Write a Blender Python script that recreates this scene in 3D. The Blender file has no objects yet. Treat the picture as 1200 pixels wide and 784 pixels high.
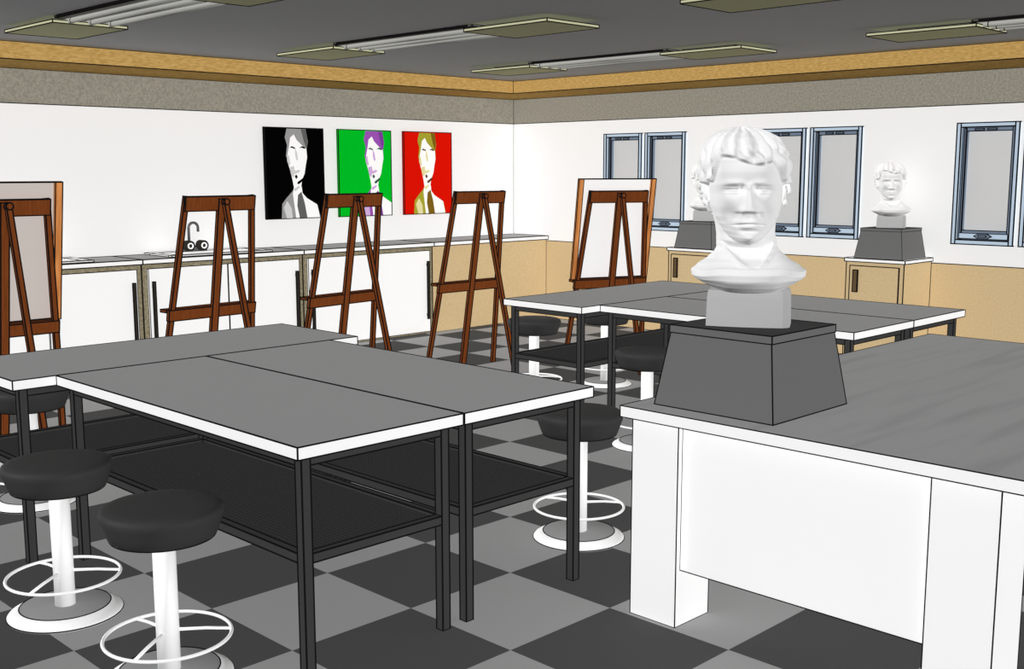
import bpy, bmesh, math, random
from mathutils import Vector, Matrix, noise
random.seed(7)
C = bpy.context.scene.collection
PI = math.pi

# ------------------------------------------------------------------ camera
F_PX, PITCH, YAW, ROLL = 1309.03, 0.1446, 0.7828, -0.0006
fw = Vector((math.cos(YAW)*math.cos(PITCH), math.sin(YAW)*math.cos(PITCH), -math.sin(PITCH)))
r0 = Vector((math.sin(YAW), -math.cos(YAW), 0)); u0 = r0.cross(fw)
r1 = r0*math.cos(ROLL)+u0*math.sin(ROLL); u1 = -r0*math.sin(ROLL)+u0*math.cos(ROLL)
cam = bpy.data.cameras.new('camera'); co = bpy.data.objects.new('camera', cam); C.objects.link(co)
cam.sensor_width = 36; cam.lens = F_PX/1200*36; cam.clip_start = .02
M = Matrix((r1, u1, -fw)).transposed().to_4x4(); M.translation = Vector((0, 0, 1.6))
co.matrix_world = M
bpy.context.scene.camera = co

# ------------------------------------------------------------------ light
AMBIENT = .20
W = bpy.data.worlds.new('world'); bpy.context.scene.world = W; W.use_nodes = True
W.node_tree.nodes['Background'].inputs[0].default_value = (1, 1, 1, 1)
W.node_tree.nodes['Background'].inputs[1].default_value = AMBIENT
def sun(name, az, el, s):                       # direction the light comes from
    l = bpy.data.lights.new(name, 'SUN'); l.energy = s*PI; l.angle = .02; l.use_shadow = False
    o = bpy.data.objects.new(name, l); C.objects.link(o)
    a, e = math.radians(az), math.radians(el)
    d = Vector((math.cos(a)*math.cos(e), math.sin(a)*math.cos(e), math.sin(e)))
    o.rotation_euler = d.to_track_quat('Z', 'Y').to_euler(); o.location = (2, 2, 2.2)
sun('key_light', 270, 6, .90)
sun('side_light', 150, 27, 1.16)
vs = bpy.context.scene.view_settings
vs.view_transform = 'Standard'; vs.look = 'None'; vs.exposure = 0; vs.gamma = 1; vs.use_curve_mapping = False

# ------------------------------------------------------------------ materials
def s2l(c):
    c = c/255
    return c/12.92 if c <= .04045 else ((c+.055)/1.055)**2.4
MATS = {}
def mat(name, rgb, k=1.0, rough=.9, spec=.0, metal=0, tex=None):
    """rgb: 0-255 as displayed when fully lit; k scales albedo; tex: (kind, scale, rgb2)"""
    m = bpy.data.materials.new(name); m.use_nodes = True; nt = m.node_tree
    b = nt.nodes['Principled BSDF']; b.inputs['Roughness'].default_value = rough
    b.inputs['Specular IOR Level'].default_value = spec; b.inputs['Metallic'].default_value = metal
    c1 = tuple(min(.95, s2l(v)*k) for v in rgb)+(1,)
    b.inputs['Base Color'].default_value = c1
    if tex:
        kind, sc, rgb2 = tex[:3]
        c2 = tuple(min(.95, s2l(v)*k) for v in rgb2)+(1,)
        tc = nt.nodes.new('ShaderNodeTexCoord'); mp = nt.nodes.new('ShaderNodeMapping')
        nt.links.new(tc.outputs['Object'], mp.inputs[0]); mp.inputs['Scale'].default_value = sc
        mx = nt.nodes.new('ShaderNodeMix'); mx.data_type = 'RGBA'
        mx.inputs[6].default_value = c1; mx.inputs[7].default_value = c2
        if kind == 'check':
            n = nt.nodes.new('ShaderNodeTexChecker'); n.inputs['Scale'].default_value = 1
            mp.inputs['Location'].default_value = tex[3]
            nt.links.new(mp.outputs[0], n.inputs[0]); nt.links.new(n.outputs['Fac'], mx.inputs[0])
        else:
            n = nt.nodes.new('ShaderNodeTexNoise'); n.inputs['Scale'].default_value = 1
            n.inputs['Detail'].default_value = 3 if kind != 'streak' else 1.5
            nt.links.new(mp.outputs[0], n.inputs[0])
            cr = nt.nodes.new('ShaderNodeMapRange'); lo, hi = (.35, .65) if kind != 'streak' else (.5, .72)
            cr.inputs['From Min'].default_value = lo; cr.inputs['From Max'].default_value = hi
            nt.links.new(n.outputs[0], cr.inputs[0]); nt.links.new(cr.outputs[0], mx.inputs[0])
        nt.links.new(mx.outputs[2], b.inputs['Base Color'])
    MATS[name] = m; return m
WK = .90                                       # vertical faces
INK = mat('edge_line', (20, 18, 18))
WHITE = mat('white_paint', (245, 245, 245), .95)
WALLW = mat('white_wall_paint', (245, 245, 245), .85)
PLAS = mat('rough_plaster', (140, 137, 125), .78, tex=('noise', (60, 60, 60), (162, 158, 145)))
SOFF = mat('tan_board', (205, 168, 103), .82, tex=('noise', (25, 25, 90), (180, 143, 80)))
TAN = mat('tan_laminate', (212, 187, 146), .85, tex=('noise', (70, 70, 70), (203, 178, 134)))
CEIL = mat('grey_ceiling', (100, 101, 102), 3.3)
FLOOR = mat('checkered_floor', (65, 65, 65), 1.36, tex=('check', (1/.5212,)*3, (130, 130, 130), (-2.5357/.5212+21, -2.5307/.5212+20, .5)))
TOPSH = mat('shade_grey_top', (130, 130, 130), 1.34)  # white slab tops; dim light on upward faces painted in as grey
TOPD = mat('brushed_shade_grey_top', (132, 132, 132), 1.34, tex=('streak', (1.3, 12, 8), (124, 124, 124)))  # white desk top with its own streaks; upward-face shade put into the colour
FRAME = mat('dark_metal', (60, 60, 60), WK)
WIRE = mat('wire_mesh', (58, 58, 58), .75)
SHEET = mat('black_mesh_backing', (16, 16, 16), .4)
SEAT = mat('black_vinyl', (62, 62, 62), .74, rough=.6, spec=.05)
CHR = mat('pale_polished_metal', (248, 248, 248), 1.0, rough=.5, spec=.2)
DISC = mat('shade_grey_disc', (130, 130, 130), 1.2)  # same pale metal as the rim, shade on the flat painted in
WOOD = mat('dark_red_wood', (122, 66, 32), WK, tex=('noise', (160, 30, 8), (106, 54, 24)))
CWOOD = mat('light_orange_wood', (226, 150, 88), WK, tex=('noise', (30, 30, 4), (186, 116, 60)))
CAN1 = mat('bare_canvas_grey', (205, 196, 190), WK)
CAN2 = mat('white_canvas', (252, 252, 252), 1.0)
PED = mat('dark_grey_plinth', (104, 104, 104), WK)
PEDT = mat('shade_dark_plinth_top', (52, 52, 52), 1.4)  # plinth grey darkened: shade of the upward face put into the colour
BUST = mat('white_plaster', (236, 236, 236), .84)
SOC = mat('pale_grey_plaster', (186, 186, 186), .80)
OLIVE = mat('olive_wood_carcass', (150, 142, 118), WK, tex=('noise', (40, 40, 40), (120, 110, 88)))
HAND = mat('dark_handle', (45, 42, 38), WK)
BRZ = mat('brown_handle', (96, 78, 56), WK)
BLUE = mat('pale_blue_frame', (186, 204, 222), WK)
SLATE = mat('slate_blue_frame', (112, 126, 144), WK)
GLASS = mat('frosted_grey_pane', (204, 204, 204), .9, rough=.35, spec=.3, tex=('noise', (1.2, 1.2, 1.2), (196, 196, 196)))
KHAKI = mat('khaki_metal', (205, 205, 168), .8)
TUBE = mat('grey_tube', (165, 165, 160), .9)
TRAYG = mat('light_tray_grey', (130, 130, 126), 1.1)
STEEL = mat('white_steel', (235, 235, 235), 1.3)
STEELD = mat('dark_steel', (70, 70, 72), 1.0, rough=.4, spec=.4)

# ------------------------------------------------------------------ helpers
def V(*a): return Vector(a)
def box(bm, x0, x1, y0, y1, z0, z1, mi=0, top=None):
    vs_ = [bm.verts.new((x, y, z)) for z in (z0, z1) for y in (y0, y1) for x in (x0, x1)]
    for i, f in enumerate([(0, 2, 3, 1), (4, 5, 7, 6), (0, 1, 5, 4), (1, 3, 7, 5), (3, 2, 6, 7), (2, 0, 4, 6)]):
        fc = bm.faces.new([vs_[k] for k in f]); fc.material_index = mi
        if i == 1 and top is not None: fc.material_index = top
    return vs_
def beam(bm, a, b, w, d, side=V(1, 0, 0), mi=0):
    """rectangular bar from a to b; w along side, d along the third axis"""
    a, b = Vector(a), Vector(b); t = (b-a).normalized()
    s = (side-t*side.dot(t)).normalized(); n = t.cross(s)
    vs_ = [bm.verts.new(p+s*(w/2)*i+n*(d/2)*j) for p in (a, b) for i, j in ((-1, -1), (1, -1), (1, 1), (-1, 1))]
    for f in [(3, 2, 1, 0), (4, 5, 6, 7), (0, 1, 5, 4), (1, 2, 6, 5), (2, 3, 7, 6), (3, 0, 4, 7)]:
        bm.faces.new([vs_[k] for k in f]).material_index = mi
def prism(bm, pts, axis_off, mi=0):
    """closed polygon pts extruded by vector axis_off"""
    a = [bm.verts.new(p) for p in pts]; b = [bm.verts.new(Vector(p)+axis_off) for p in pts]; n = len(pts)
    fs = [bm.faces.new(a[::-1]), bm.faces.new(b)]
    for i in range(n): fs.append(bm.faces.new((a[i], a[(i+1) % n], b[(i+1) % n], b[i])))
    for f in fs: f.material_index = mi
    return fs
def lathe(bm, prof, n=40, mi=None, cx=0, cy=0, smooth=True):
    rings = []
    for r, z in prof:
        rings.append([bm.verts.new((cx+r*math.cos(2*PI*i/n), cy+r*math.sin(2*PI*i/n), z)) for i in range(n)] if r > 1e-6 else [bm.verts.new((cx, cy, z))])
    for k in range(len(rings)-1):
        A, B = rings[k], rings[k+1]
        for i in range(n):
            j = (i+1) % n
            if len(A) == 1 and len(B) == 1: continue
            if len(A) == 1: f = bm.faces.new((A[0], B[j], B[i]))
            elif len(B) == 1: f = bm.faces.new((A[i], A[j], B[0]))
            else: f = bm.faces.new((A[i], A[j], B[j], B[i]))
            f.smooth = smooth
            if mi: f.material_index = mi[k]
def tube(bm, pts, r, n=8, closed=False, mi=0):
    pts = [Vector(p) for p in pts]; N = len(pts); rings = []; prev = None
    for i, p in enumerate(pts):
        if closed: t = (pts[(i+1) % N]-pts[i-1]).normalized()
        else: t = (pts[min(i+1, N-1)]-pts[max(i-1, 0)]).normalized()
        if prev is None:
            prev = t.cross(V(0, 0, 1)) if abs(t.z) < .9 else t.cross(V(1, 0, 0))
        s = (prev-t*prev.dot(t)).normalized(); prev = s; q = t.cross(s)
        rings.append([bm.verts.new(p+(s*math.cos(2*PI*k/n)+q*math.sin(2*PI*k/n))*r) for k in range(n)])
    for i in range(N if closed else N-1):
        A, B = rings[i], rings[(i+1) % N]
        for k in range(n):
            f = bm.faces.new((A[k], A[(k+1) % n], B[(k+1) % n], B[k])); f.smooth = True; f.material_index = mi
    if not closed:
        bm.faces.new(rings[0][::-1]).material_index = mi; bm.faces.new(rings[-1]).material_index = mi
def circ(r, z, n=48, cx=0, cy=0): return [(cx+r*math.cos(2*PI*i/n), cy+r*math.sin(2*PI*i/n), z) for i in range(n)]
def line(bm, a, b, r, mi):
    a, b = Vector(a), Vector(b)
    if (b-a).length < 1e-5: return
    t = (b-a).normalized(); s = t.cross(V(0, 0, 1)) if abs(t.z) < .9 else t.cross(V(1, 0, 0))
    s.normalize(); beam(bm, a-t*r*.8, b+t*r*.8, 2*r, 2*r, s, mi)
def ink_edges(bm, r, mi, ang=25, keep=None):
    """thin dark bead along every sharp edge of what is already in bm"""
    bm.normal_update(); L = []
    for e in bm.edges:
        if len(e.link_faces) != 2 or e.calc_face_angle(0) > math.radians(ang):
            if keep is None or keep(e): L.append((e.verts[0].co.copy(), e.verts[1].co.copy()))
    for a, b in L: line(bm, a, b, r, mi)
def obj(name, bm, mats, parent=None, ink=0, ang=25, loc=None, fix=True, keep=None):
    if not isinstance(mats, (list, tuple)): mats = [mats]
    mats = list(mats)
    if fix: bmesh.ops.recalc_face_normals(bm, faces=bm.faces[:])
    if ink:
        mats.append(INK); ink_edges(bm, ink, len(mats)-1, ang, keep)
    me = bpy.data.meshes.new(name); bm.to_mesh(me); bm.free()
    for m in mats: me.materials.append(m)
    o = bpy.data.objects.new(name, me); C.objects.link(o)
    if parent: o.parent = parent
    if loc: o.location = loc
    return o
def thing(name, label, cat, loc=(0, 0, 0), rz=0, group=None):
    o = bpy.data.objects.new(name, None); C.objects.link(o); o.empty_display_size = .1
    o.location = loc; o.rotation_euler = (0, 0, rz); o['label'] = label; o['category'] = cat
    if group: o['group'] = group
    return o
def tag(o, label, cat, group=None):
    o['label'] = label; o['category'] = cat
    if group: o['group'] = group
    return o
def dup(root, loc, rz=0, label=None, group=None, scale=None):
    def cp(o, parent):
        c = o.copy(); C.objects.link(c); c.parent = parent
        for ch in [q for q in C.objects if q.parent == o]: cp(ch, c)
        return c
    r = cp(root, None); r.location = loc; r.rotation_euler = (0, 0, rz)
    if label: r['label'] = label
    if group: r['group'] = group
    if scale: r.scale = (scale,)*3
    return r
def struct(o): o['kind'] = 'structure'; return o

# ------------------------------------------------------------------ room
X, Y = 9.0, 8.926
ZC, ZS0, ZB0, ZW0 = 2.516, 2.393, 2.128, .852
SX, SY = 8.281, 8.216
LO = -1.6
bm = bmesh.new(); box(bm, LO, X+.2, LO, Y+.2, -.1, 0)
struct(obj('floor', bm, FLOOR))
bm = bmesh.new(); box(bm, LO, X+.2, LO, Y+.2, ZC, ZC+.12)
struct(obj('ceiling', bm, CEIL))
# left wall (y = Y): white field, plaster band
bm = bmesh.new(); box(bm, LO, X+.2, Y, Y+.2, 0, ZB0, 0); box(bm, LO, X+.2, Y, Y+.2, ZB0, ZC, 1)
line(bm, (LO, Y, ZB0), (X, Y, ZB0), .0035, 2); line(bm, (X, Y, 0.86), (X, Y, ZS0), .0035, 2)
struct(obj('wall_left', bm, [WALLW, PLAS, INK]))
# right wall (x = X) with real openings for the casements
WIN = [(7.098, 7.588), (6.562, 7.052), (5.251, 5.741), (4.713, 5.205), (3.400, 3.890), (2.865, 3.355)]
WZ0, WZ1 = 1.020, 1.983
bm = bmesh.new()
box(bm, X, X+.2, LO, Y, 0, ZW0, 1); box(bm, X, X+.2, LO, Y, ZW0, WZ0, 0); box(bm, X, X+.2, LO, Y, WZ1, ZB0, 0); box(bm, X, X+.2, LO, Y, ZB0, ZC, 2)
edges = sorted([LO]+[v for w in WIN for v in w]+[Y])
for i in range(0, len(edges), 2): box(bm, X, X+.2, edges[i], edges[i+1], WZ0, WZ1, 0)
line(bm, (X, LO, ZB0), (X, Y, ZB0), .0035, 3); line(bm, (X, LO, ZW0), (X, Y, ZW0), .0035, 3); line(bm, (X, LO, 0), (X, Y, 0), .004, 3)
struct(obj('wall_right', bm, [WALLW, TAN, PLAS, INK]))
# boxed tan cornice along both walls
bm = bmesh.new(); box(bm, LO, X, SY, Y, ZS0, ZC)
for a, b in (((LO, SY, ZS0), (SX, SY, ZS0)), ((LO, SY, ZC), (SX, SY, ZC)), ((SX, SY, ZS0), (SX, SY, ZC)), ((LO, Y, ZS0), (X, Y, ZS0))): line(bm, a, b, .0035, 1)
struct(obj('trim_1', bm, [SOFF, INK]))
bm = bmesh.new(); box(bm, SX, X, LO, SY, ZS0, ZC)
for a, b in (((SX, LO, ZS0), (SX, SY, ZS0)), ((SX, LO, ZC), (SX, SY, ZC)), ((X, LO, ZS0), (X, Y, ZS0))): line(bm, a, b, .0035, 1)
struct(obj('trim_2', bm, [SOFF, INK]))
# casement windows
def ring_yz(bm, y0, y1, z0, z1, x0, x1, wl, wr, wb, wt, mi):
    box(bm, x0, x1, y0, y0+wl, z0, z1, mi); box(bm, x0, x1, y1-wr, y1, z0, z1, mi)
    box(bm, x0, x1, y0+wl, y1-wr, z0, z0+wb, mi); box(bm, x0, x1, y0+wl, y1-wr, z1-wt, z1, mi)
for i, (a, b) in enumerate(WIN):
    e = bpy.data.objects.new('window_%d' % (i+1), None); C.objects.link(e); e['kind'] = 'structure'
    e.location = (X, (a+b)/2, WZ0)
    h = (b-a)/2; H = WZ1-WZ0
    bm = bmesh.new(); ring_yz(bm, -h, h, 0, H, -.022, .11, .032, .032, .034, .032, 0)
    obj('window_frame', bm, BLUE, e, ink=.0045)
    bm = bmesh.new(); ring_yz(bm, -h+.033, h-.033, .036, H-.034, .012, .10, .030, .034, .075, .03, 0)
    box(bm, .008, .02, h-.064, h-.050, .04, H-.04, 0)
    for yy in (-.06, .04): box(bm, .004, .02, yy, yy+.07, H-.056, H-.044, 0)
    s = obj('sash', bm, [SLATE], e, ink=.0035)
    bm = bmesh.new(); box(bm, .004, .015, -h+.05, h-.05, .045, .088)
    obj('sill_rail', bm, BLUE, e, ink=.003)
    bm = bmesh.new(); box(bm, .055, .063, -h+.06, h-.06, .10, H-.06)
    obj('pane', bm, GLASS, e)
    bm = bmesh.new()
    prism(bm, [V(-.006, -.07, .066), V(-.006, -.035, .086), V(-.006, .035, .086), V(-.006, .07, .066), V(-.006, .035, .048), V(-.006, -.035, .048)], V(.012, 0, 0))
    box(bm, -.014, -.006, -.03, .03, .060, .074)
    obj('latch', bm, [SLATE], s, ink=.003, loc=(0, 0, 0))

# ------------------------------------------------------------------ work tables
def make_table(name, L, Wd, label, loc, rz, group, lw=.0022, n_long=None):
    """slab L (local x) by Wd (local y), origin at the footprint centre"""
    t = thing(name, label, 'table', loc, rz, group)
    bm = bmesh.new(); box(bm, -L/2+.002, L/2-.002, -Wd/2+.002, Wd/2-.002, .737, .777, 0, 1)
    obj('tabletop', bm, [WHITE, TOPSH], t, ink=lw)
    lx, ly, s = L/2-.055, Wd/2-.055, .0165
    for i in (-1, 1):
        for j in (-1, 1):
            bm = bmesh.new(); box(bm, i*lx-s, i*lx+s, j*ly-s, j*ly+s, 0, .737); obj('leg', bm, FRAME, t, ink=lw)
    for z0, z1, nm in ((.703, .737, 'top_rail'), (.388, .418, 'shelf_rail')):
        for j in (-1, 1):
            bm = bmesh.new(); box(bm, -lx+s, lx-s, j*ly-s*.9, j*ly+s*.9, z0, z1); obj(nm, bm, FRAME, t, ink=lw)
        for i in (-1, 1):
            bm = bmesh.new(); box(bm, i*lx-s*.9, i*lx+s*.9, -ly+s, ly-s, z0, z1); obj(nm, bm, FRAME, t, ink=lw)
    bm = bmesh.new(); box(bm, -lx+s, lx-s, -ly+s, ly-s, .400, .405, 1)
    y = -ly+.028
    while y < ly-.02:
        box(bm, -lx+s, lx-s, y-.0042, y+.0042, .405, .4095, 0); y += .0175
    x = -lx+.03
    while x < lx-.02:
        box(bm, x-.002, x+.002, -ly+s, ly-s, .405, .4085, 0); x += .022
    obj('mesh_shelf', bm, [WIRE, SHEET], t)
    return t
G1, G2 = 'work tables of the front left cluster', 'work tables of the rear cluster'
TL, TW = 1.716, .683
Ra = math.radians(90)
t1 = make_table('work_table', TL, TW, 'shade-grey-topped white-edged work table at front left, nearest table, its corner pointing at the viewer', (2.2105, 3.630, 0), Ra, G1)
def tcopy(label, loc, rz, group): return dup(t1, loc, rz, label, group)
tcopy('shade-grey-topped work table pushed against the right side of the nearest front left table', (2.8955, 3.630, 0), Ra, G1)
tcopy('long shade-grey-topped work table across the far end of the front left cluster', (2.5525, 4.491+TW/2, 0), 0, G1)
tcopy('shade-grey-topped rear cluster work table nearest the big bust, partly hidden by its plinth', (5.287+TW/2, 3.628, 0), Ra, G2)
tcopy('shade-grey-topped work table of the rear cluster beside the tan right wall', (5.288+TW*1.5, 3.628, 0), Ra, G2)
tcopy('long shade-grey-topped work table at left end of the rear cluster, in front of canvas easel', (5.975, 4.488+TW/2, 0), 0, G2)

# ------------------------------------------------------------------ demonstration desk
D = thing('demonstration_desk', 'big white desk with brushed shade-grey top carrying the large bust, right foreground', 'desk', (3.036, 2.476, 0))
LW = .0017
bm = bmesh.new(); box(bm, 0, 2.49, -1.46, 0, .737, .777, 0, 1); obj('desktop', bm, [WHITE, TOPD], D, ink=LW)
for x0 in (.040, 2.25):
    for y0, y1 in ((-.227, -.026), (-1.327, -1.126)):
        bm = bmesh.new(); box(bm, x0, x0+.201, y0, y1, 0, .737); obj('leg', bm, WHITE, D, ink=LW)
bm = bmesh.new(); box(bm, .064, .090, -1.126, -.227, .208, .737); obj('modesty_panel', bm, WHITE, D, ink=LW)
bm = bmesh.new(); box(bm, .241, 2.25, -.075, -.050, .55, .737); obj('apron', bm, WHITE, D, ink=LW)

# ------------------------------------------------------------------ plinths and busts
def make_plinth(label, loc, group):
    t = thing('plinth', label, 'plinth', loc, 0, group)
    bm = bmesh.new(); a, b = .243, .2045
    lo = [bm.verts.new((i*a, j*a, 0)) for i, j in ((-1, -1), (1, -1), (1, 1), (-1, 1))]
    hi = [bm.verts.new((i*b, j*b, .259)) for i, j in ((-1, -1), (1, -1), (1, 1), (-1, 1))]
    bm.faces.new(lo[::-1]); bm.faces.new(hi)
    for i in range(4): bm.faces.new((lo[i], lo[(i+1) % 4], hi[(i+1) % 4], hi[i]))
    obj('body', bm, PED, t, ink=.0018)
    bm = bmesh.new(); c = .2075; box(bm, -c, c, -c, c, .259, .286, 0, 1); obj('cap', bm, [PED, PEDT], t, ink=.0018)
    return t
def interp(T, w):
    if w <= T[0][0]: return T[0][1:]
    for a, b in zip(T, T[1:]):
        if w <= b[0]:
            k = (w-a[0])/(b[0]-a[0]); k = k*k*(3-2*k)*.5+k*.5
            return tuple(p+(q-p)*k for p, q in zip(a[1:], b[1:]))
    return T[-1][1:]
def g(x, s): return math.exp(-(x/s)**2/2)
def sst(a, b, x):
    k = max(0, min(1, (x-a)/(b-a))); return k*k*(3-2*k)
#      w     half-width front  back   shift(viewer right)
PROF = [(.118, .100, .100, .060, .000), (.124, .135, .125, .085, .000), (.140, .165, .145, .105, .000), (.165, .187, .158, .120, .000),
        (.185, .197, .160, .130, .000), (.205, .199, .146, .136, .000), (.222, .176, .122, .136, -.002), (.240, .138, .094, .134, -.004),
        (.258, .112, .070, .130, -.006), (.272, .101, .058, .128, -.008), (.284, .103, .060, .128, -.010), (.290, .102, .082, .128, -.011), (.297, .103, .120, .130, -.012),
        (.310, .106, .136, .136, -.013), (.330, .109, .138, .145, -.014), (.355, .113, .140, .156, -.015), (.385, .118, .141, .168, -.016),
        (.420, .123, .141, .182, -.018), (.455, .126, .142, .192, -.019), (.490, .128, .147, .199, -.021), (.530, .130, .146, .200, -.023),
        (.570, .128, .136, .192, -.026), (.605, .117, .117, .172, -.029), (.635, .097, .092, .140, -.031), (.655, .073, .066, .102, -.032), (.668, .044, .038, .060, -.032), (.674, .0, .0, .0, -.032)]
NECK = [(.262, .110, .066), (.284, .103, .060), (.31, .101, .056), (.34, .103, .056), (.38, .110, .060), (.42, .118, .07), (.46, .124, .09)]
JAW = [(.280, .0, .10), (.286, .016, .112), (.291, .034, .122), (.298, .050, .130), (.310, .066, .135), (.330, .083, .138), (.355, .097, .140), (.385, .109, .141), (.420, .118, .141), (.46, .125, .142)]
def make_bust_body(bm):
    NP, NR = 240, 300
    rows = []
    ws = []
    w0, w1 = .118, .674
    for i in range(NR):
        k = i/(NR-1); ws.append(w0+(w1-w0)*(1-(1-k)**1.25 if k > .0 else 0))
    for w in ws:
        a, f, b, sh = interp(PROF, w); row = []
        head = sst(.284, .30, w)
        for j in range(NP):
            phi = 2*PI*j/NP                                  # 0 = straight ahead (+y local), grows towards +x
            c, s = math.cos(phi), math.sin(phi)
            d = f if c > 0 else b
            e = (1.38+.97*sst(.300, .44, w) if w > .284 else 2.0) if c > 0 else 2.1
            if w > .284 and w < .30: e = 2.0+(e-2.0)*sst(.284, .30, w)                       # superellipse, boxier face
            r = 1/((abs(s)/max(a, 1e-5))**e+(abs(c)/max(d, 1e-5))**e)**(1/e) if a > 1e-4 else 0
            if .262 < w < .46:
                # neck cylinder and, in front of it, the narrower tapering jaw
                na, nf = interp(NECK, w); nd = nf if c > 0 else b
                rn = 1/math.sqrt((s/na)**2+(c/nd)**2)
                ja, jf = interp(JAW, w); rj = 0
                if ja > .012:
                    yc = .045; jd = jf-yc
                    A_ = (s/ja)**2+(c/jd)**2; B_ = -2*c*yc/jd**2; C_ = (yc/jd)**2-1; D_ = B_*B_-4*A_*C_
                    if D_ > 0: rj = max(0, (-B_+math.sqrt(D_))/(2*A_))
                kk = sst(.262, .280, w)*(1-sst(.405, .458, w))
                dlt = .004; h_ = max(0, dlt-abs(rn-rj))/dlt
                r = r*(1-kk)+(max(rn, rj)+h_*h_*dlt*.25)*kk
            x, y = r*s, r*c
            fr = sst(.15, .55, c)                            # front mask
            # --- face
            if w > .28 and c > 0:
                ax = abs(x)
                dy = 0
                nz = sst(.488, .408, w)                      # nose grows towards the tip
                tip = 1-sst(.402, .392, w) if w < .402 else 1
                dy += (.014+.033*nz)*tip*g(x, .0115+.009*nz)*sst(.500, .478, w)
                dy += .013*g(w-.405, .008)*g(ax-.021, .008)  # nostril wings
                dy -= .023*g(ax-.048, .019)*g(w-.473, .0115) # eye sockets
                dy -= .018*g(ax-.022, .0075)*g(w-.472, .012)
                dy += .0125*g(ax-.047, .0125)*g(w-.470, .0055)   # eyeball
                dy += .0065*g(ax-.047, .020)*g(w-.4790, .0025)   # upper lid
                dy += .0040*g(ax-.047, .018)*g(w-.4610, .0022)   # lower lid
                dy += .0110*g(ax-.045, .028)*g(w-.493, .0075)     # brow ridge
                dy -= .003*g(x, .012)*g(w-.497, .010)
                dy += .007*g(ax-.066, .022)*g(w-.432, .020)      # cheekbone
                dy -= .010*g(ax-.060, .018)*g(w-.385, .022)      # hollow cheek
                dy -= .0065*g(ax-.033-.012*(.40-w)/.04, .006)*g(w-.385, .018)  # nasolabial fold
                lw_ = .029
                dy += .0085*g(x, lw_)*g(w-.3635, .0055)          # upper lip
                dy += .0095*g(x, lw_*.8)*g(w-.3465, .0065)       # lower lip
                dy -= .0140*g(x, lw_*1.05)*g(w-.3555-.05*ax*0+.10*max(0, ax-.012), .0022)
                dy -= .0045*g(ax-.037, .006)*g(w-.350, .006)     # mouth corners
                dy -= .003*g(x, .005)*g(w-.378, .008)            # philtrum
                dy -= .009*g(x, .022)*g(w-.333, .006)
                dy += .017*g(x, .024)*g(w-.309, .012)            # chin
                dy += .003*g(x, .05)*g(w-.535, .025)             # forehead
                y += dy*fr*head
            # --- hair cap: hairline high at the front, low at the temples and nape
            ap = abs((phi+PI) % (2*PI)-PI)
            hl = .572-.018*math.sin(3*phi+.6)*sst(1.2, .2, ap)
            hl = hl+(.500-hl)*sst(.60, .98, ap)
            hl = hl-.012*sst(1.05, 1.35, ap)
            hl = hl-(.110)*sst(1.60, 2.35, ap)
            hair = sst(hl-.004, hl+.009, w)
            if hair > 0:
                # wavy comma locks combed forward from the crown
                k = ap*1.0
                wx = noise.noise(Vector((x*14, y*14, w*14)))
                wv = math.sin(19*phi*(.55+.45*sst(.25, .18, abs(w-.58)))+ (w-.5)*48+3.4*wx)
                wv2 = math.sin(13*phi-(w-.5)*62+4*noise.noise(Vector((x*9+5, y*9, w*9))))
                am = sst(.674, .62, w)
                th = .019+.0095*wv+.0055*wv2
                th = .004+(th-.004)*am+.008*(1-am)
                n = Vector((x, y, 0))
                if n.length > 1e-5:
                    n.normalize(); x += n.x*th*hair; y += n.y*th*hair
                zz = w+.010*hair*sst(.56, .66, w)+.004*wv*hair*sst(.60, .65, w)
            else: zz = w
            # --- neck muscles, throat and draped collar
            if .20 < w < .30 and c > 0:
                vx = .016+(w-.205)*1.05
                ax = abs(x+.0)
                y += .020*g(ax-vx, .010)*fr*sst(.205, .22, w)*sst(.296, .27, w)
                y -= .018*sst(vx, vx-.014, ax)*fr*sst(.215, .235, w)*sst(.292, .27, w)
            # bulged chest slab with a crisp upper rim at the front
            if w < .30:
                y += .016*sst(.209, .204, w)*sst(.12, .16, w)*sst(.1, .5, c)
            # shoulders slope down towards the tips
            zz -= .012*sst(.09, .19, abs(x))*sst(.30, .2, w)
            if w > .24: zz += .014*min(1.15, abs(x)/.10)**1.8*sst(.235, .297, w)*sst(.40, .30, w)*sst(-.5, .1, c)
            if w < .22: zz += .028*sst(.07, .19, abs(x))*sst(.20, .12, w)
            row.append(bm.verts.new((x+sh, y, zz)))
        rows.append(row)
    for A, B in zip(rows, rows[1:]):
        for j in range(NP):
            k = (j+1) % NP
            f_ = bm.faces.new((A[j], A[k], B[k], B[j])); f_.smooth = True
    bm.faces.new(rows[0][::-1])
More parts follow.
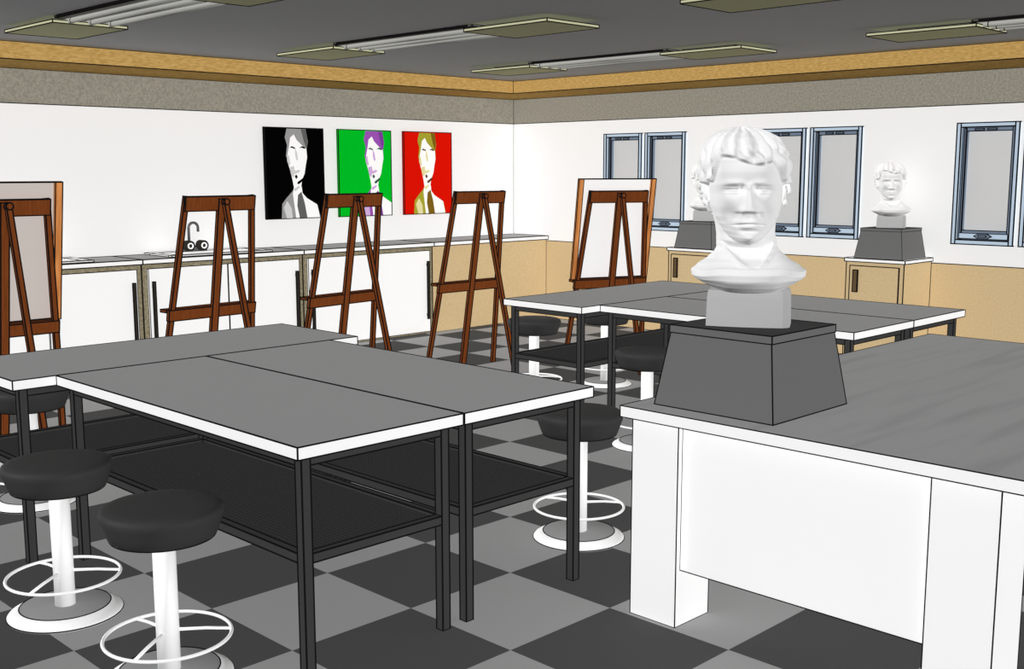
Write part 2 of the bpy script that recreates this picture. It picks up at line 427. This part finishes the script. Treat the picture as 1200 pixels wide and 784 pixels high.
def make_bust(label, loc, group):
    t = thing('bust', label, 'bust', loc, 0, group)
    bm = bmesh.new(); make_bust_body(bm)
    # ears: a C-shaped helix with a lobe, and an inner bowl
    for s in (-1, 1):
        pts = []
        for k in range(15):
            a = math.radians(-70+k*250/14)
            pts.append((s*(.143-.006*math.cos(a))-.019, .004-.022*math.cos(a), .456+.034*math.sin(a)))
        tube(bm, pts, .0062, 8)
        n0 = len(bm.verts)
        res = bmesh.ops.create_uvsphere(bm, u_segments=14, v_segments=10, radius=1)
        for v in res['verts']: v.co = Vector((s*.131-.019+v.co.x*.010, .000+v.co.y*.020, .455+v.co.z*.030))
        res = bmesh.ops.create_uvsphere(bm, u_segments=12, v_segments=8, radius=1)
        for v in res['verts']: v.co = Vector((s*.137-.019+v.co.x*.008, .010+v.co.y*.009, .426+v.co.z*.011))
    for f_ in bm.faces: f_.smooth = True
    o = obj('head_and_shoulders', bm, BUST, t)
    o.rotation_euler = (0, 0, 0)
    # socle: block with a gently bowed front and chamfered right edge
    bm = bmesh.new(); prof = []
    for k in range(13):
        x = -.135+k*.262/12; prof.append((x, .085+.012*(1-(x/.135)**2)))
    prof += [(.146, .070), (.150, .050), (.150, -.070), (-.135, -.075)]
    a = [bm.verts.new((x, y, 0)) for x, y in prof]; b = [bm.verts.new((x*.985, y*.97, .100)) for x, y in prof]
    c2 = [bm.verts.new((x*.96, y*.95, .126)) for x, y in prof]
    n = len(prof)
    for P, Q in ((a, b), (b, c2)):
        for i in range(n): bm.faces.new((P[i], P[(i+1) % n], Q[(i+1) % n], Q[i]))
    bm.faces.new(a[::-1]); bm.faces.new(c2)
    so = obj('socle', bm, SOC, t)
    return t, o, so
make_plinth('large dark grey tapered plinth under the big bust on the white desk', (3.378, 2.158, .779), 'plinths')
PZ = .779+.288
GB = 'white plaster busts of a man'
B0, bo, so = make_bust('large white plaster bust of a curly-haired man in the foreground on the desk plinth', (3.366, 2.176, PZ), GB)
# local +y is the facing; head turned further to the viewer's right than the shoulders
B0.rotation_euler = (0, 0, math.radians(219-90))
so.rotation_euler = (0, 0, math.radians(-10))
# local +x must be viewer right: mirror when needed
bo.scale = (-1, 1, 1); so.scale = (-1, 1, 1)
pl = [o for o in C.objects if o.name == 'plinth'][0]
CT = .8975
def small(loc, lp, lb):
    dup(pl, (loc[0], loc[1], CT), 0, lp, 'plinths', .86)
    dup(B0, (loc[0]-.005, loc[1]+.005, CT+.288*.86), math.radians(213-90), lb, GB, .79)
small((8.735, 4.29), 'small dark grey plinth on the right-hand low cabinet by the windows', 'small white bust on the right-hand low cabinet, standing clear against the wall')
small((8.735, 6.12), 'small dark grey plinth on the left low cabinet, partly behind the big bust', 'small white bust on the left low cabinet, mostly hidden behind the big bust')

# ------------------------------------------------------------------ stools
def make_stool(label, loc, group):
    t = thing('stool', label, 'stool', loc, 0, group)
    bm = bmesh.new(); lathe(bm, [(0, 0), (.2, 0), (.2, .006), (.195, .012), (.158, .032), (0, .033)], 56, [0, 0, 0, 0, 1])
    tube(bm, circ(.2, .004), .0028, 5, True, 2); tube(bm, circ(.158, .0325), .0024, 5, True, 2)
    obj('base', bm, [CHR, DISC, INK], t)
    bm = bmesh.new(); lathe(bm, [(0, .03), (.036, .03), (.036, .47), (0, .47)], 24); obj('post', bm, CHR, t)
    bm = bmesh.new(); tube(bm, circ(.197, .142, 56), .0058, 8, True)
    for a in (-28, 92, 212):
        a = math.radians(a); c, s = math.cos(a), math.sin(a)
        tube(bm, [(.034*c, .034*s, .158), (.12*c, .12*s, .152), (.196*c, .196*s, .142)], .0055, 8)
    obj('footrest', bm, CHR, t)
    bm = bmesh.new(); pr = [(0, .468), (.12, .468), (.155, .47), (.166, .478), (.176, .505), (.187, .535), (.191, .550), (.188, .562), (.178, .570), (.155, .575), (.10, .580), (0, .582)]
    lathe(bm, pr, 56); tube(bm, circ(.1615, .472), .0018, 5, True, 1)
    obj('seat', bm, [SEAT, INK], t)
    return t
GS = 'round black-seated stools'
s0 = make_stool('black round stool at far left front, beside the nearest table, second from the bottom', (1.620, 3.925, 0), GS)
for lb, x, y in (('black round stool closest to the viewer at bottom left, cut by the lower frame edge', 1.623, 3.159),
                 ('black round stool behind a front left cluster table leg, left of the white desk', 3.586, 3.152),
                 ('black round stool behind the left end of the rear cluster, between empty easel and table', 5.667, 5.416),
                 ('black round stool behind the rear cluster, in front of the canvas easel', 6.429, 5.397),
                 ('black round stool in front of the rear cluster, half hidden by the desk and plinth', 5.119, 3.976),
                 ('black round stool behind the long front left table, at the left frame edge', 2.111, 5.402),
                 ('stool farthest left, only a sliver of its base showing under the left table', 2.094, 6.245)):
    dup(s0, (x, y, 0), 0, lb, GS)

# ------------------------------------------------------------------ easels
EB, ET, EH = .0, -.245, 1.447          # frame foot y, top y, height (local)
def ey(z): return EB+(ET-EB)*z/EH
def make_easel(label, loc, rz, group):
    t = thing('easel', label, 'easel', loc, rz, group); k = .0035
    sx = V(1, 0, 0)
    for s in (-1, 1):
        bm = bmesh.new(); beam(bm, (s*.365, ey(0), .0), (s*.247, ey(EH), EH), .030, .022, sx); obj('leg', bm, WOOD, t, ink=k)
    bm = bmesh.new(); beam(bm, (0, ey(.0)-.022, .0), (0, ey(1.43)-.022, 1.43), .048, .022, sx); obj('mast', bm, WOOD, t, ink=k)
    bm = bmesh.new(); beam(bm, (-.262, ey(1.40)-.012, 1.40), (.262, ey(1.40)-.012, 1.40), .092, .02, V(0, ey(1)-ey(0), 1)); obj('top_bar', bm, WOOD, t, ink=k)
    bm = bmesh.new(); beam(bm, (-.338, ey(.685)-.008, .685), (.325, ey(.685)-.008, .685), .072, .024, V(0, ey(1)-ey(0), 1))
    tr = obj('tray_bar', bm, WOOD, t, ink=k)
    bm = bmesh.new(); box(bm, -.345, .325, ey(.72)+.004, ey(.72)+.075, .705, .722); obj('ledge', bm, WOOD, tr, ink=k)
    bm = bmesh.new(); beam(bm, (.0, -.66, .0), (.012, ey(1.40)-.052, 1.405), .030, .024, sx)
    lathe(bm, [(0, -.02), (.02, -.02), (.02, .02), (0, .02)], 14)
    for v in bm.verts[8:]: v.co = Vector((v.co.x+.012, v.co.z+ey(1.40)-.052, v.co.y+1.41))
    obj('rear_leg', bm, WOOD, t, ink=k)
    return t
GE = 'wooden easels'
e0 = make_easel('empty dark wooden easel, nearest to the rear cluster of tables, right of the red portrait', (6.168, 6.737, 0), -.02, GE)
dup(e0, (3.820, 6.731, 0), .058, 'empty dark wooden easel in front of the sink tap', GE)
dup(e0, (4.865, 6.697, 0), .10, 'empty dark wooden easel overlapping the green and purple portrait', GE)
dup(e0, (2.470, 6.75, 0), 0, 'wooden easel at the left frame edge holding a greyish canvas', GE)
E5 = (7.19, 6.06); A5 = -.396
dup(e0, (E5[0], E5[1], 0), A5, 'wooden easel holding a white canvas near the corner, left of the windows', GE)
def make_canvas(label, loc, rz, face):
    t = thing('canvas', label, 'canvas', loc, rz, 'canvases on easels'); lean = math.atan2(-(ET-EB), EH)
    def P(x, d, z): return Vector((x, .014+d, z))       # in the leaning plane
    Wc, z0, z1 = .352, 0, .83
    bm = bmesh.new(); box(bm, -Wc+.004, Wc-.004, .012, .016, z0+.004, z1-.002); a = obj('cloth', bm, face, t, ink=.0045)
    a.rotation_euler = (lean, 0, 0)
    for s in (-1, 1):
        bm = bmesh.new(); box(bm, min(s*Wc, s*(Wc-.042)), max(s*Wc, s*(Wc-.042)), -.006, .014, z0, z1)
        obj('side_bar', bm, CWOOD, t, ink=.003).rotation_euler = (lean, 0, 0)
    return t
def cplace(ex, ey_, rz, label, face):
    off = Vector((0, ey(.722)+.030, 0)); off.rotate(Matrix.Rotation(rz, 3, 'Z'))
    return make_canvas(label, (ex+off.x, ey_+off.y, .724), rz, face)
cplace(2.470, 6.75, 0, 'greyish canvas on the easel at the left frame edge, seen from behind', CAN1)
cplace(E5[0], E5[1], A5, 'white canvas with orange wooden side bars on the easel near the corner, seen from behind', CAN2)

# ------------------------------------------------------------------ cabinets along the left wall
FY = 8.40                              # front plane
UW = 1.545
GC = 'white double-door base cabinets along the left wall'
def make_cabinet(label, x0, group):
    t = thing('base_cabinet', label, 'cabinet', (x0, FY+.02, 0), 0, group)
    bm = bmesh.new(); box(bm, .0035, UW-.0035, .0, Y-FY-.034, 0, .864); obj('carcass', bm, OLIVE, t, ink=.0025)
    m = UW/2
    for a, b, hx in ((.050, m-.004, .085), (m+.004, UW-.050, UW-.085)):
        bm = bmesh.new(); box(bm, a, b, -.02, -.001, .022, .828); d = obj('door', bm, WHITE, t, ink=.0025)
        bm = bmesh.new(); box(bm, hx-.013, hx+.013, -.045, -.033, .15, .725)
        box(bm, hx-.008, hx+.008, -.034, -.02, .18, .20); box(bm, hx-.008, hx+.008, -.034, -.02, .68, .70)
        obj('handle', bm, HAND, d, ink=.002)
    return t
c0 = make_cabinet('white double-door base cabinet ending at the tan counter section, third from the left frame edge', 5.790, GC)
dup(c0, (5.790-UW, FY+.02, 0), 0, 'white double-door base cabinet under the sink tap, second from the left frame edge', GC)
dup(c0, (5.790-2*UW, FY+.02, 0), 0, 'white double-door base cabinet behind the easel at the left frame edge', GC)
bm = bmesh.new(); box(bm, 7.337, X-.001, FY+.02, Y-.013, 0, .864)
tag(obj('corner_cabinet', bm, TAN, ink=.0028), 'plain tan closed counter cabinet in the room corner without doors', 'cabinet')
bm = bmesh.new(); xs = [1.15, 2.70, 4.245, 5.79, 7.337, X-.001]
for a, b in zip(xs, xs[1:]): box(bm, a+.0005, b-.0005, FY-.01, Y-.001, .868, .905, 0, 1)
tag(obj('countertop', bm, [WHITE, TOPSH], ink=.0042), 'long white-edged shade-grey-topped countertop running along the left wall cabinets', 'countertop')
def make_sink(x0, x1, label):
    t = thing('sink', label, 'sink', ((x0+x1)/2, 8.66, .9095), 0, 'inset sinks in the left counter')
    h = (x1-x0)/2; bm = bmesh.new()
    box(bm, -h, h, -.235, -.18, .0006, .012); box(bm, -h, h, .14, .235, .0006, .012); box(bm, -h, -h+.07, -.18, .14, .0006, .012); box(bm, h-.07, h, -.18, .14, .0006, .012)
    obj('rim', bm, STEEL, t, ink=.003)
    bm = bmesh.new(); box(bm, -h+.07, h-.07, -.18, .14, .0006, .003); obj('basin', bm, STEEL, t)
    return t
make_sink(4.52, 5.48, 'pale inset sink below the wall tap')
make_sink(2.75, 3.86, 'pale inset sink beside the easel at the left frame edge')
# tap
t = thing('sink_tap', 'gooseneck sink tap with two round handles on left counter', 'tap', (4.935, 8.83, .9205))
bm = bmesh.new(); pts = [(0, 0, .04), (0, 0, .20)]+[(.045-.045*math.cos(a), -.0, .20+.045*math.sin(a)) for a in [PI*k/10 for k in range(1, 11)]]+[(.09, 0, .165)]
tube(bm, [(p[0]*1.0-.03, p[1], p[2]) for p in pts], .012, 10); obj('spout', bm, STEELD, t)
bm = bmesh.new(); box(bm, -.12, .12, -.03, .03, 0, .04); obj('bridge', bm, STEELD, t, ink=.003)
for s in (-1, 1):
    bm = bmesh.new(); lathe(bm, [(0, -.05), (.045, -.05), (.045, .02), (0, .02)], 20)
    for v in bm.verts: v.co = Vector((v.co.x+s*.065, v.co.z-.035, v.co.y+.05))
    hd = obj('tap_handle', bm, HAND, t)
    bm = bmesh.new(); tube(bm, [(s*.065+.022*math.cos(2*PI*k/20), -.087, .05+.022*math.sin(2*PI*k/20)) for k in range(20)], .006, 6, True); obj('handle_ring', bm, STEEL, hd)

# ------------------------------------------------------------------ low cabinets under the windows
def make_low(label, y0, group):
    t = thing('low_cabinet', label, 'cabinet', (8.5, y0, 0), 0, group); w, d = .525, .499
    bm = bmesh.new(); box(bm, .012, d, .012, w-.012, 0, .868); obj('carcass', bm, TAN, t, ink=.0035)
    bm = bmesh.new(); box(bm, 0, d, 0, w, .868, .895); obj('top', bm, WHITE, t, ink=.0035)
    bm = bmesh.new(); box(bm, .002, .012, .05, w-.05, .05, .835); dr = obj('door', bm, TAN, t, ink=.0035)
    bm = bmesh.new(); box(bm, -.012, .002, w-.125, w-.085, .62, .80); obj('handle', bm, BRZ, dr, ink=.0035)
    return t
l0 = make_low('tan low cabinet with white top under the right-hand small bust', 4.043, 'low cabinets against the right wall')
dup(l0, (8.5, 5.868, 0), 0, 'tan low cabinet with white top under the left small bust, right of the canvas easel', 'low cabinets against the right wall')

# ------------------------------------------------------------------ portraits on the left wall
def make_portrait(label, x0, cols, fx, ink):
    """cols: background, hair, hair dark, face, shade, jacket left, jacket right, tie"""
    w, h = .648, .838
    t = thing('portrait', label, 'painting', (x0, Y, 1.168), 0, 'pop art portraits on the left wall')
    bm = bmesh.new(); box(bm, 0, w, -.036, -.014, 0, h); obj('canvas', bm, [cols[0]], t, ink=.004)
    bm = bmesh.new(); lay = [0]
    def poly(pts, mi):
        lay[0] += 1; y = -.0355-.0006*lay[0]
        P = [V(min(max(fx+px*.001, .004), w-.004), y, h-py*.001) for px, py in pts]
        prism(bm, P, V(0, .0006*lay[0]-.0001, 0), mi)
    S = lambda L, sx=1.0: L
    # coordinates in mm from the head's centre line and the top of the canvas
    poly([(-175, 834), (-165, 700), (-120, 650), (-55, 590), (-30, 560), (40, 560), (60, 600), (110, 655), (230, 715), (262, 834)], 5)  # jacket
    poly([(50, 590), (110, 650), (225, 712), (255, 834), (70, 834), (20, 700)], 6)
    poly([(-30, 545), (55, 545), (62, 600), (20, 834), (-15, 834), (-45, 610)], 3)       # shirt and neck
    poly([(10, 620), (50, 590), (85, 700), (110, 834), (25, 834), (0, 720)], 7)           # tie
    poly([(-95, 8), (115, 8), (135, 120), (120, 190), (125, 270), (110, 330), (-70, 330), (-110, 260), (-95, 160), (-118, 90)], 1)  # hair
    poly([(60, 10), (115, 10), (132, 110), (118, 185), (90, 120)], 2)
    poly([(-20, 60), (10, 110), (70, 160), (115, 190), (122, 270), (105, 345), (90, 420), (60, 480), (45, 560), (-30, 560), (-45, 480), (-65, 400), (-88, 330), (-95, 250), (-75, 170), (-60, 90)], 3)
    poly([(-100, 260), (-80, 250), (-65, 330), (-75, 350), (-98, 310)], 4)               # ear
    poly([(-70, 182), (-45, 168), (-8, 182), (-12, 194), (-45, 184)], 8)                 # brow/eye left
    poly([(35, 184), (70, 166), (105, 178), (100, 192), (66, 182)], 8)
    poly([(-12, 186), (8, 220), (20, 290), (2, 300), (-12, 250)], 4)                     # nose shade
    poly([(-75, 360), (-30, 350), (-18, 400), (-40, 460), (-60, 430)], 4)                # cheek shade
    poly([(-30, 400), (20, 385), (42, 395), (20, 412), (-25, 425)], 4)                   # hand at the mouth
    poly([(-22, 445), (-5, 430), (10, 455), (-8, 470)], 8)
    poly([(8, 500), (70, 462), (74, 482), (20, 520), (4, 515)], 8)
    poly([(-35, 560), (20, 535), (28, 552), (-20, 585)], 4)
    poly([(-120, 834), (-150, 740), (-110, 680), (-70, 740), (-60, 834)], 4)
    obj('figure', bm, [cols[0]]+cols[1:]+[ink], t)
    return t
def flat(n, c): return mat(n, c, WK)
K = flat('portrait_black', (4, 4, 4)); Wt = flat('portrait_white', (250, 250, 250)); G1c = flat('portrait_grey', (150, 150, 150)); G2c = flat('portrait_dark_grey', (95, 95, 95)); G3 = flat('portrait_pale_grey', (205, 205, 205))
GR = flat('portrait_green', (0, 184, 36)); PU = flat('portrait_purple', (150, 80, 176)); PL = flat('portrait_lilac', (205, 170, 218)); PD = flat('portrait_deep_purple', (118, 62, 148)); DG = flat('portrait_dark_green', (50, 84, 70))
RD = flat('portrait_red', (212, 18, 4)); OL = flat('portrait_olive', (160, 156, 48)); OD = flat('portrait_dark_olive', (120, 92, 26)); OP = flat('portrait_pale_olive', (222, 214, 160)); BR = flat('portrait_brown', (90, 50, 20))
make_portrait('black background portrait of a man in grey suit, leftmost of three paintings', 5.738, [K, G1c, G2c, Wt, G3, G1c, Wt, G2c], .335, K)
make_portrait('green background portrait of a man with purple hair, middle painting behind easel', 6.564, [GR, PU, PD, Wt, PL, PU, Wt, PD], .425, DG)
make_portrait('red background portrait of a man in olive jacket, rightmost of three paintings', 7.380, [RD, OL, OD, Wt, OP, OL, Wt, OD], .300, BR)

# ------------------------------------------------------------------ ceiling lights
GL = 'long ceiling light fixtures'
def make_fixture(label, loc, group):
    t = thing('ceiling_light', label, 'ceiling light', loc, 0, group)
    w, L, q, zt = .465, 2.80, .715, ZC-2.470
    for y0 in (0, L-q):
        bm = bmesh.new(); box(bm, 0, w, y0, y0+q, 0, .018); obj('end_plate', bm, KHAKI, t, ink=.0028)
    bm = bmesh.new(); box(bm, .035, w-.03, q-.04, L-q+.04, .034, zt-.0005); box(bm, .15, w-.15, .15, q-.1, .018, zt-.0005); box(bm, .15, w-.15, L-q+.1, L-.15, .018, zt-.0005)
    obj('tray', bm, TRAYG, t, ink=.004)
    for xa, xb in ((.022, .034), (w-.029, w-.017)):
        bm = bmesh.new(); box(bm, xa, xb, q, L-q, .028, zt-.0005); obj('side_rail', bm, INK, t)
    for k in range(3):
        x = .105+k*.125; bm = bmesh.new(); tube(bm, [(x, q-.1, .018), (x, L-q+.1, .018)], .016, 12)
        tube(bm, [(x, q+.03, .018), (x, q+.036, .018)], .0175, 12, mi=1); tube(bm, [(x, L-q-.036, .018), (x, L-q-.03, .018)], .0175, 12, mi=1)
        obj('lamp_tube', bm, [TUBE, INK], t)
    return t
f0 = make_fixture('ceiling light at upper left above the left cabinets', (2.885, 4.585, 2.470), GL)
for lb, x, y in (('ceiling light in the middle, above the three portraits', 4.900, 4.585),
                 ('ceiling light nearest the room corner, above the right wall end', 6.915, 4.585),
                 ('ceiling light cut by the top frame edge, centre right above the big bust', 4.900, .830),
                 ('ceiling light at the right frame edge above the right wall', 6.915, .830)):
    dup(f0, (x, y, 2.470), 0, lb, GL)
